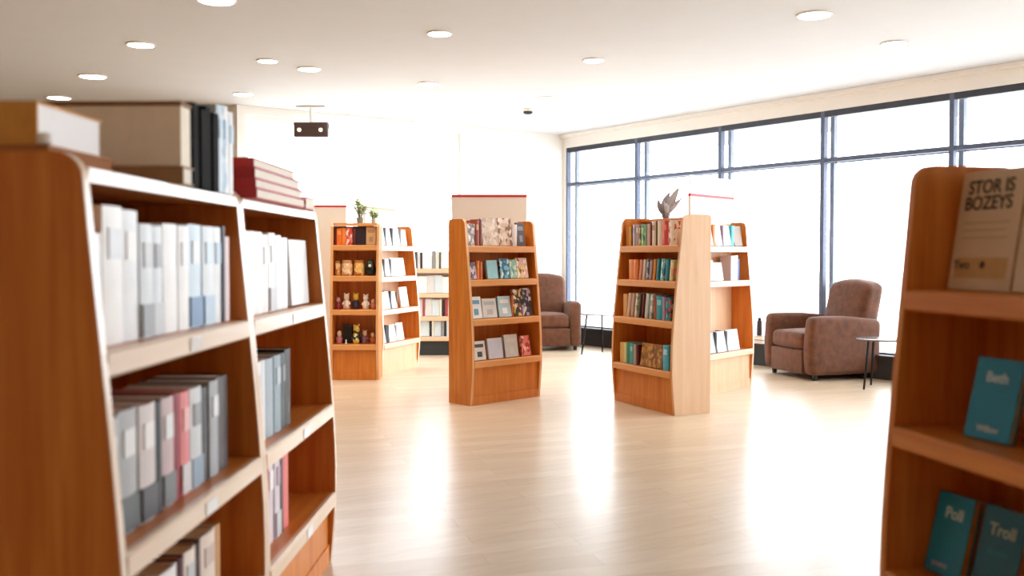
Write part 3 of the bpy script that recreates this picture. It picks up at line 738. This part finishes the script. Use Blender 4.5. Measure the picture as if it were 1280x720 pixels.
def figurine(x, z, h, body, head, label, ears=True, y=.12, arms=True):
    e = empty('figurine', onB(x, y, z + .001), label, 'figurine', 'small figurines on the bookcase below the plants')
    r = h * .2
    MB().lathe([(r * .9, 0), (r * 1.1, h * .06), (r, h * .3), (r * .6, h * .56)], 14).build('body', cover_mat(body), e)
    hd = MB().blob((0, 0, h * .72), (r * .85, r * .8, h * .22))
    hd.build('head', cover_mat(head), e)
    if ears:
        for sx in (-1, 1): MB().blob((sx * r * .6, 0, h * .92), (r * .28, r * .2, h * .09), 8, 6).build('ear', cover_mat(head), e)
    if arms:
        for sx in (-1, 1): MB().tube([(sx * r * .7, 0, h * .48), (sx * r * 1.15, -r * .3, h * .32), (sx * r * .9, -r * .9, h * .28)], r * .24).build('arm', cover_mat(body), e)
figurine(.066, .71, .13, '#8C3038', '#C89898', 'small dark red figurine at the left of the third shelf', False)
figurine(.15, .71, .165, ['#EDE0D4', '#D8B8AC', '#F8F0E8'], '#EBDCD0', 'white and pink teddy-shaped figurine on the third shelf below the plants')
figurine(.245, .71, .165, ['#2A2230', '#3A2C50'], '#D8B03C', 'yellow-headed dark figurine in the middle of the third shelf')
figurine(.345, .71, .155, '#EFEAE0', '#F2EDE4', 'plain white figurine right of the yellow-headed one')
figurine(.42, .71, .11, '#C08468', '#E8C4A8', 'small peach figurine at the right of the third shelf', False)
figurine(.075, .36, .14, '#C88890', '#F0DCD0', 'small pink figurine at the left of the bottom shelf', False)
e = empty('gift_box', onB(.105, .15, .361), 'black box left of the yellow owl on the bottom shelf below the plants', 'box')
MB().box((0, 0, 0), (.09, .1, .17)).build('box_body', BLACK, e); MB().box((-.002, -.002, .1705), (.092, .102, .19)).build('lid', plain('#201418', .5, name='dark_lid'), e)
figurine(.25, .36, .20, ['#1E1C1C', '#E4C838', '#F0E8B0', '#3A6A5C'], ['#E8D050', '#F4ECC0', '#2A2A28'], 'yellow and black owl figurine in the middle of the bottom shelf')
figurine(.155, .36, .05, '#F0EEEC', '#F4F2F0', 'tiny white figurine in front of the black box', False, y=.05, arms=False)
figurine(.335, .36, .14, '#8C6478', '#D8B8A8', 'mauve figurine right of the yellow owl', True)
figurine(.415, .36, .12, '#C0704C', '#EBC8A4', 'orange-brown figurine at the right end of the bottom shelf', False)

# ------------------------------------------------------------------ plants
def leafy(M4, label, pot_c, h, spread, n, cols, potr, poth, seed, leaf=.05):
    rnd = random.Random(seed)
    e = empty('potted_plant', M4, label, 'plant')
    MB().lathe([(potr * .75, 0), (potr * .8, .003), (potr, poth * .92), (potr * 1.06, poth * .93), (potr * 1.06, poth), (potr * .9, poth), (potr * .88, poth * .9)], 18).build('pot', plain(pot_c, .35, name='plant_pot'), e)
    st = MB(); lf = MB(); lf2 = MB()
    for i in range(n):
        a = rnd.uniform(0, 2 * math.pi); sp = rnd.uniform(.2, 1) * spread; hh = h * rnd.uniform(.55, 1) * (1 - .35 * sp / spread)
        pts = [Vector((potr * .3 * math.cos(a), potr * .3 * math.sin(a), poth * .8)), Vector((sp * .45 * math.cos(a), sp * .45 * math.sin(a), poth + hh * .5)), Vector((sp * math.cos(a), sp * math.sin(a), poth + hh))]
        st.tube([pts[0], pts[1], pts[2]], [.0025, .002, .001], 5)
        for j in range(5):
            f = .35 + .65 * j / 4
            p = pts[0].lerp(pts[1], f * 2) if f < .5 else pts[1].lerp(pts[2], f * 2 - 1)
            b_ = rnd.uniform(0, 2 * math.pi); L = leaf * rnd.uniform(.7, 1.2); d = Vector((math.cos(b_), math.sin(b_), rnd.uniform(-.1, .9))).normalized()
            sd = d.cross(Vector((0, 0, 1))).normalized() * L * .26; up = sd.cross(d).normalized() * L * .06
            T = lf if rnd.random() < .6 else lf2
            k = len(T.v); T.v += [tuple(p), tuple(p + d * L * .45 + sd - up), tuple(p + d * L), tuple(p + d * L * .45 - sd - up), tuple(p + d * L * .45 + up)]
            T.f += [(k, k + 1, k + 4), (k + 1, k + 2, k + 4), (k + 2, k + 3, k + 4), (k + 3, k, k + 4), (k, k+3, k+2, k+1)]
    st.build('stems', plain('#5C6A34', .6, name='stem_green'), e)
    lf.build('foliage', plain(cols[0], .5, var=.15, name='leaf_green'), e)
    lf2.build('young_foliage', plain(cols[1], .5, var=.15, name='leaf_light'), e)
leafy(onB(.285, .15, 1.584), 'taller loose green plant in a grey pot on the narrow bookcase', '#8E928C', .23, .09, 20, ('#6B8A3E', '#A9B46A'), .035, .055, 3)
leafy(onB(.425, .15, 1.584), 'smaller bright green plant at the right corner of the narrow bookcase', '#C9C6A8', .135, .055, 16, ('#7FA436', '#A4BC50'), .024, .035, 5, .04)

# dried plant on the island: curled grey blades in a small bowl
M4 = UNITS['C1']['M'] @ place(.36, .308, 1.566) @ Matrix.Scale(1.28, 4)
e = empty('dried_plant', M4, 'grey curled dried leaves in a small pot on the right-hand island', 'dried plant')
MB().lathe([(.018, 0), (.024, .004), (.03, .03), (.027, .034)], 16).build('pot', plain('#8A7A78', .6, name='grey_clay'), e)
blades = [((.0, .0), (.03, 0, .10), (.095, 0, .20), .030, '#A8A09E'), ((-.01, 0), (-.02, 0, .09), (.03, .0, .165), .028, '#958D90'), ((.01, .0), (.045, -.01, .07), (.115, -.01, .13), .018, '#B0A8A8'), ((-.01, .01), (-.045, .01, .06), (-.05, .01, .12), .020, '#9E9698'), ((0, -.01), (.01, -.02, .06), (-.03, -.03, .10), .018, '#B4ACAC')]
right = UNITS['C1']['M'].to_3x3().inverted() @ Vector((1, .2, 0))
for (bx, by), mid, tip, wd, c in blades:
    q = MB(); n = 8; ang = math.atan2(right.y, right.x)
    R = Matrix.Rotation(ang, 3, 'Z')
    P0, P1, P2 = Vector((bx, by, .025)), Vector(mid) + Vector((0, 0, .01)), Vector(tip) + Vector((0, 0, .01))
    for i in range(n + 1):
        t = i / n
        p = P0 * (1 - t) ** 2 + P1 * 2 * t * (1 - t) + P2 * t * t
        tg = ((P1 - P0) * (1 - t) + (P2 - P1) * t).normalized()
        s_ = Vector((0, 1, 0)).cross(tg).normalized() * wd * (math.sin(math.pi * (.12 + .88 * t)) * .9 + .04)
        th = Vector((0, .006 * math.sin(math.pi * min(1, .1 + t)), 0))
        q.v += [tuple(R @ (p - s_)), tuple(R @ (p - th)), tuple(R @ (p + s_)), tuple(R @ (p + th))]
    for i in range(n):
        for k in range(4):
            l = (k + 1) % 4
            q.f.append((i*4 + k, i*4 + l, i*4 + 4 + l, i*4 + 4 + k))
    q.f.append((3, 2, 1, 0)); q.f.append((n*4, n*4+1, n*4+2, n*4+3)); q.smooth = True
    q.build('leaf', plain(c, .7, var=.25, scale=60, name='dried_leaf'), e)

# ------------------------------------------------------------------ armchairs
SUEDE = fabric('brown_suede', '#54301C', '#70442A')
def armchair(M4, label):
    e = empty('armchair', M4, label, 'armchair', 'brown upholstered armchairs')
    Wd, Dp = .86, .90           # front at y = 0, back at y = Dp
    MB().rbox((.13, .05, .06), (Wd - .13, .80, .30), .025, 3).build('seat_base', SUEDE, e)
    def puff(c):
        fx = 1 - ((c.x - Wd / 2) / .3) ** 2; fy = 1 - ((c.y - .32) / .36) ** 2
        z = c.z + (.028 * max(0, fx) * max(0, fy) if c.z > .4 else 0)
        return Vector((c.x, c.y - (.02 * max(0, fx) if c.y < .1 else 0), z))
    MB().rbox((.155, .005, .305), (Wd - .155, .66, .47), .05, 4, puff, 6).build('seat_cushion', SUEDE, e)
    for sx in (0, 1):
        def arm(c, sx=sx):
            t = c.z / .64
            x = c.x; out = -1 if sx == 0 else 1
            x += out * .015 * max(0, t - .4)                     # flares a little at the top
            y = c.y
            if c.y < .3: y -= .05 * math.sin(math.pi * min(1, max(0, t)) ** 1.0) * (1 - c.y / .3) * .6
            z = c.z - (.035 * max(0, (c.y - .45) / .45) if c.z > .5 else 0) + (.012 * (1 - abs(c.y - .25) / .5) if c.z > .5 else 0)
            return Vector((x, y, z))
        a, b = (0, .15) if sx == 0 else (Wd - .15, Wd)
        arm_o = MB().rbox((a, .02, .055), (b, .84, .635), .055, 4, arm, 6).build('armrest', SUEDE, e)
        # piping round the outer front edge
        xo = a + .004 if sx == 0 else b - .004
        xin = b if sx == 0 else a
    def back(c):
        t = (c.z - .25) / .75
        y = c.y + .14 * t                                        # rake
        fx = (c.x - Wd / 2) / .32
        z = c.z
        z -= .05 * fx * fx * max(0, (c.z - .3) / .7)                          # crowned top
        y -= .04 * max(0, min(1, (.83 - c.y) / .2)) * max(0, 1 - fx * fx) * math.sin(math.pi * min(1, max(0, t)))
        return Vector((c.x, y, z))
    MB().rbox((.10, .60, .12), (Wd - .10, .83, 1.01), .075, 4, back, 8).build('backrest', SUEDE, e)
    MB().rbox((.15, .0, .06), (Wd - .15, .05, .30), .015, 2).build('front_rail', SUEDE, e)
    for fx, fy in ((.07, .1), (Wd - .07, .1), (.12, .78), (Wd - .12, .78)):
        MB().lathe([(.022, 0), (.03, .075)], 12, (fx, fy)).build('foot', plain('#1C1512', .5, name='dark_wood'), e)
    return e
# local x runs along the chair front, y from front to back
ac = armchair(place(2.70, 10.30, 0, -72.5), 'dark brown armchair with a small round table beside it, right, before the window')
ac2 = copy_tree(ac); ac2.matrix_world = place(.06, 12.55, 0, 5)
ac2['label'] = 'brown armchair partly hidden behind the centre bookcase'

# ------------------------------------------------------------------ side tables
def side_table(M4, label, r, h):
    e = empty('side_table', M4, label, 'table', 'small round side tables')
    MB().lathe([(r - .012, h - .018), (r, h - .014), (r, h - .003), (r - .006, h)], 36).build('tabletop', plain('#6E6664', .22, .3, name='grey_top'), e)
    for i in range(3):
        a = math.radians(200 + i * 120)
        c, s_ = math.cos(a), math.sin(a)
        MB().tube([(r * .72 * c, r * .72 * s_, h - .018), (r * .98 * c, r * .98 * s_, .004)], [.013, .010], 8).build('leg', plain('#1D1A1A', .4, .5, name='black_metal'), e)
    return e
side_table(place(3.47, 9.03, 0, 10), 'small round table with thin black legs in front of the right armchair', .22, .475)
side_table(place(1.13, 12.2, 0, 0), 'small round table with thin black legs between left armchair and island', .27, .52)

# magazines and flask on the window curb beside the island
def sillpt(s_, t_, z_): return ROOM @ Matrix.Translation((s_, t_, z_))
zz = .246
for i, (c, ds) in enumerate([('#9C7068', 'lower reddish-brown magazine on the dark window ledge beside the right-hand island'), ('#B89890', 'upper dusty pink magazine on the dark window ledge beside the right-hand island')]):
    flatbook(sillpt(.012, 3.50 + .02 * i, zz), .12, .24, .045, plain(c, .5, name='magazine_cover'), ds, 'magazines on the window ledge', name='magazine', cat='magazine'); zz += .046
e = empty('flask', sillpt(.07, 3.66, zz + .001), 'small dark flask on the magazines at the window ledge', 'flask')
MB().lathe([(.03, 0), (.033, .01), (.033, .15), (.024, .175)], 16).build('flask_body', plain('#3A2C34', .4, name='dark_flask'), e)
MB().lathe([(.02, .176), (.02, .2), (.016, .205)], 16).build('stopper', BLACK, e)

# ------------------------------------------------------------------ light
wd = bpy.data.worlds.new('sky'); S.world = wd; wd.use_nodes = True
bg = wd.node_tree.nodes['Background']
bg.inputs['Color'].default_value = (0.90, 0.95, 1.0, 1); bg.inputs['Strength'].default_value = 7.0
def portal(cs, ct, cz, ls, lz, normal):
    L = bpy.data.lights.new('window_daylight', 'AREA'); L.shape = 'RECTANGLE'; L.size = ls; L.size_y = lz
    L.cycles.is_portal = True
    o = bpy.data.objects.new('window_daylight', L); COL.objects.link(o)
    n = (ROOM.to_3x3() @ Vector(normal)).normalized()
    zax = -n; yax = Vector((0, 0, 1)); xax = yax.cross(zax)
    R = Matrix((xax, yax, zax)).transposed().to_4x4()
    o.matrix_world = Matrix.Translation(ROOM @ Vector((cs, ct, cz))) @ R
portal(.03 - .3, (T0 + TE) / 2, (HEAD + .2) / 2, TE - T0, HEAD - .2, (1, 0, 0))
portal((B0 + B1) / 2, -.26, (2.72 + .45) / 2, B1 - B0, 2.27, (0, 1, 0))

# ------------------------------------------------------------------ camera
cam = bpy.data.cameras.new('camera'); co = bpy.data.objects.new('camera', cam); COL.objects.link(co)
cam.sensor_width = 36; cam.lens = 33.75
co.location = (0, 0, 1.25); co.rotation_euler = (math.radians(90 - 1.91), 0, 0)
cam.dof.use_dof = True; cam.dof.focus_distance = 7.8; cam.dof.aperture_fstop = 2.2
cam.clip_start = .05
S.camera = co
S.view_settings.view_transform = 'Standard'; S.view_settings.look = 'None'; S.view_settings.gamma = 1
S.view_settings.use_curve_mapping = False
S.view_settings.exposure = 0.5
S.cycles.use_denoising = True
S.cycles.max_bounces = 10; S.cycles.diffuse_bounces = 6
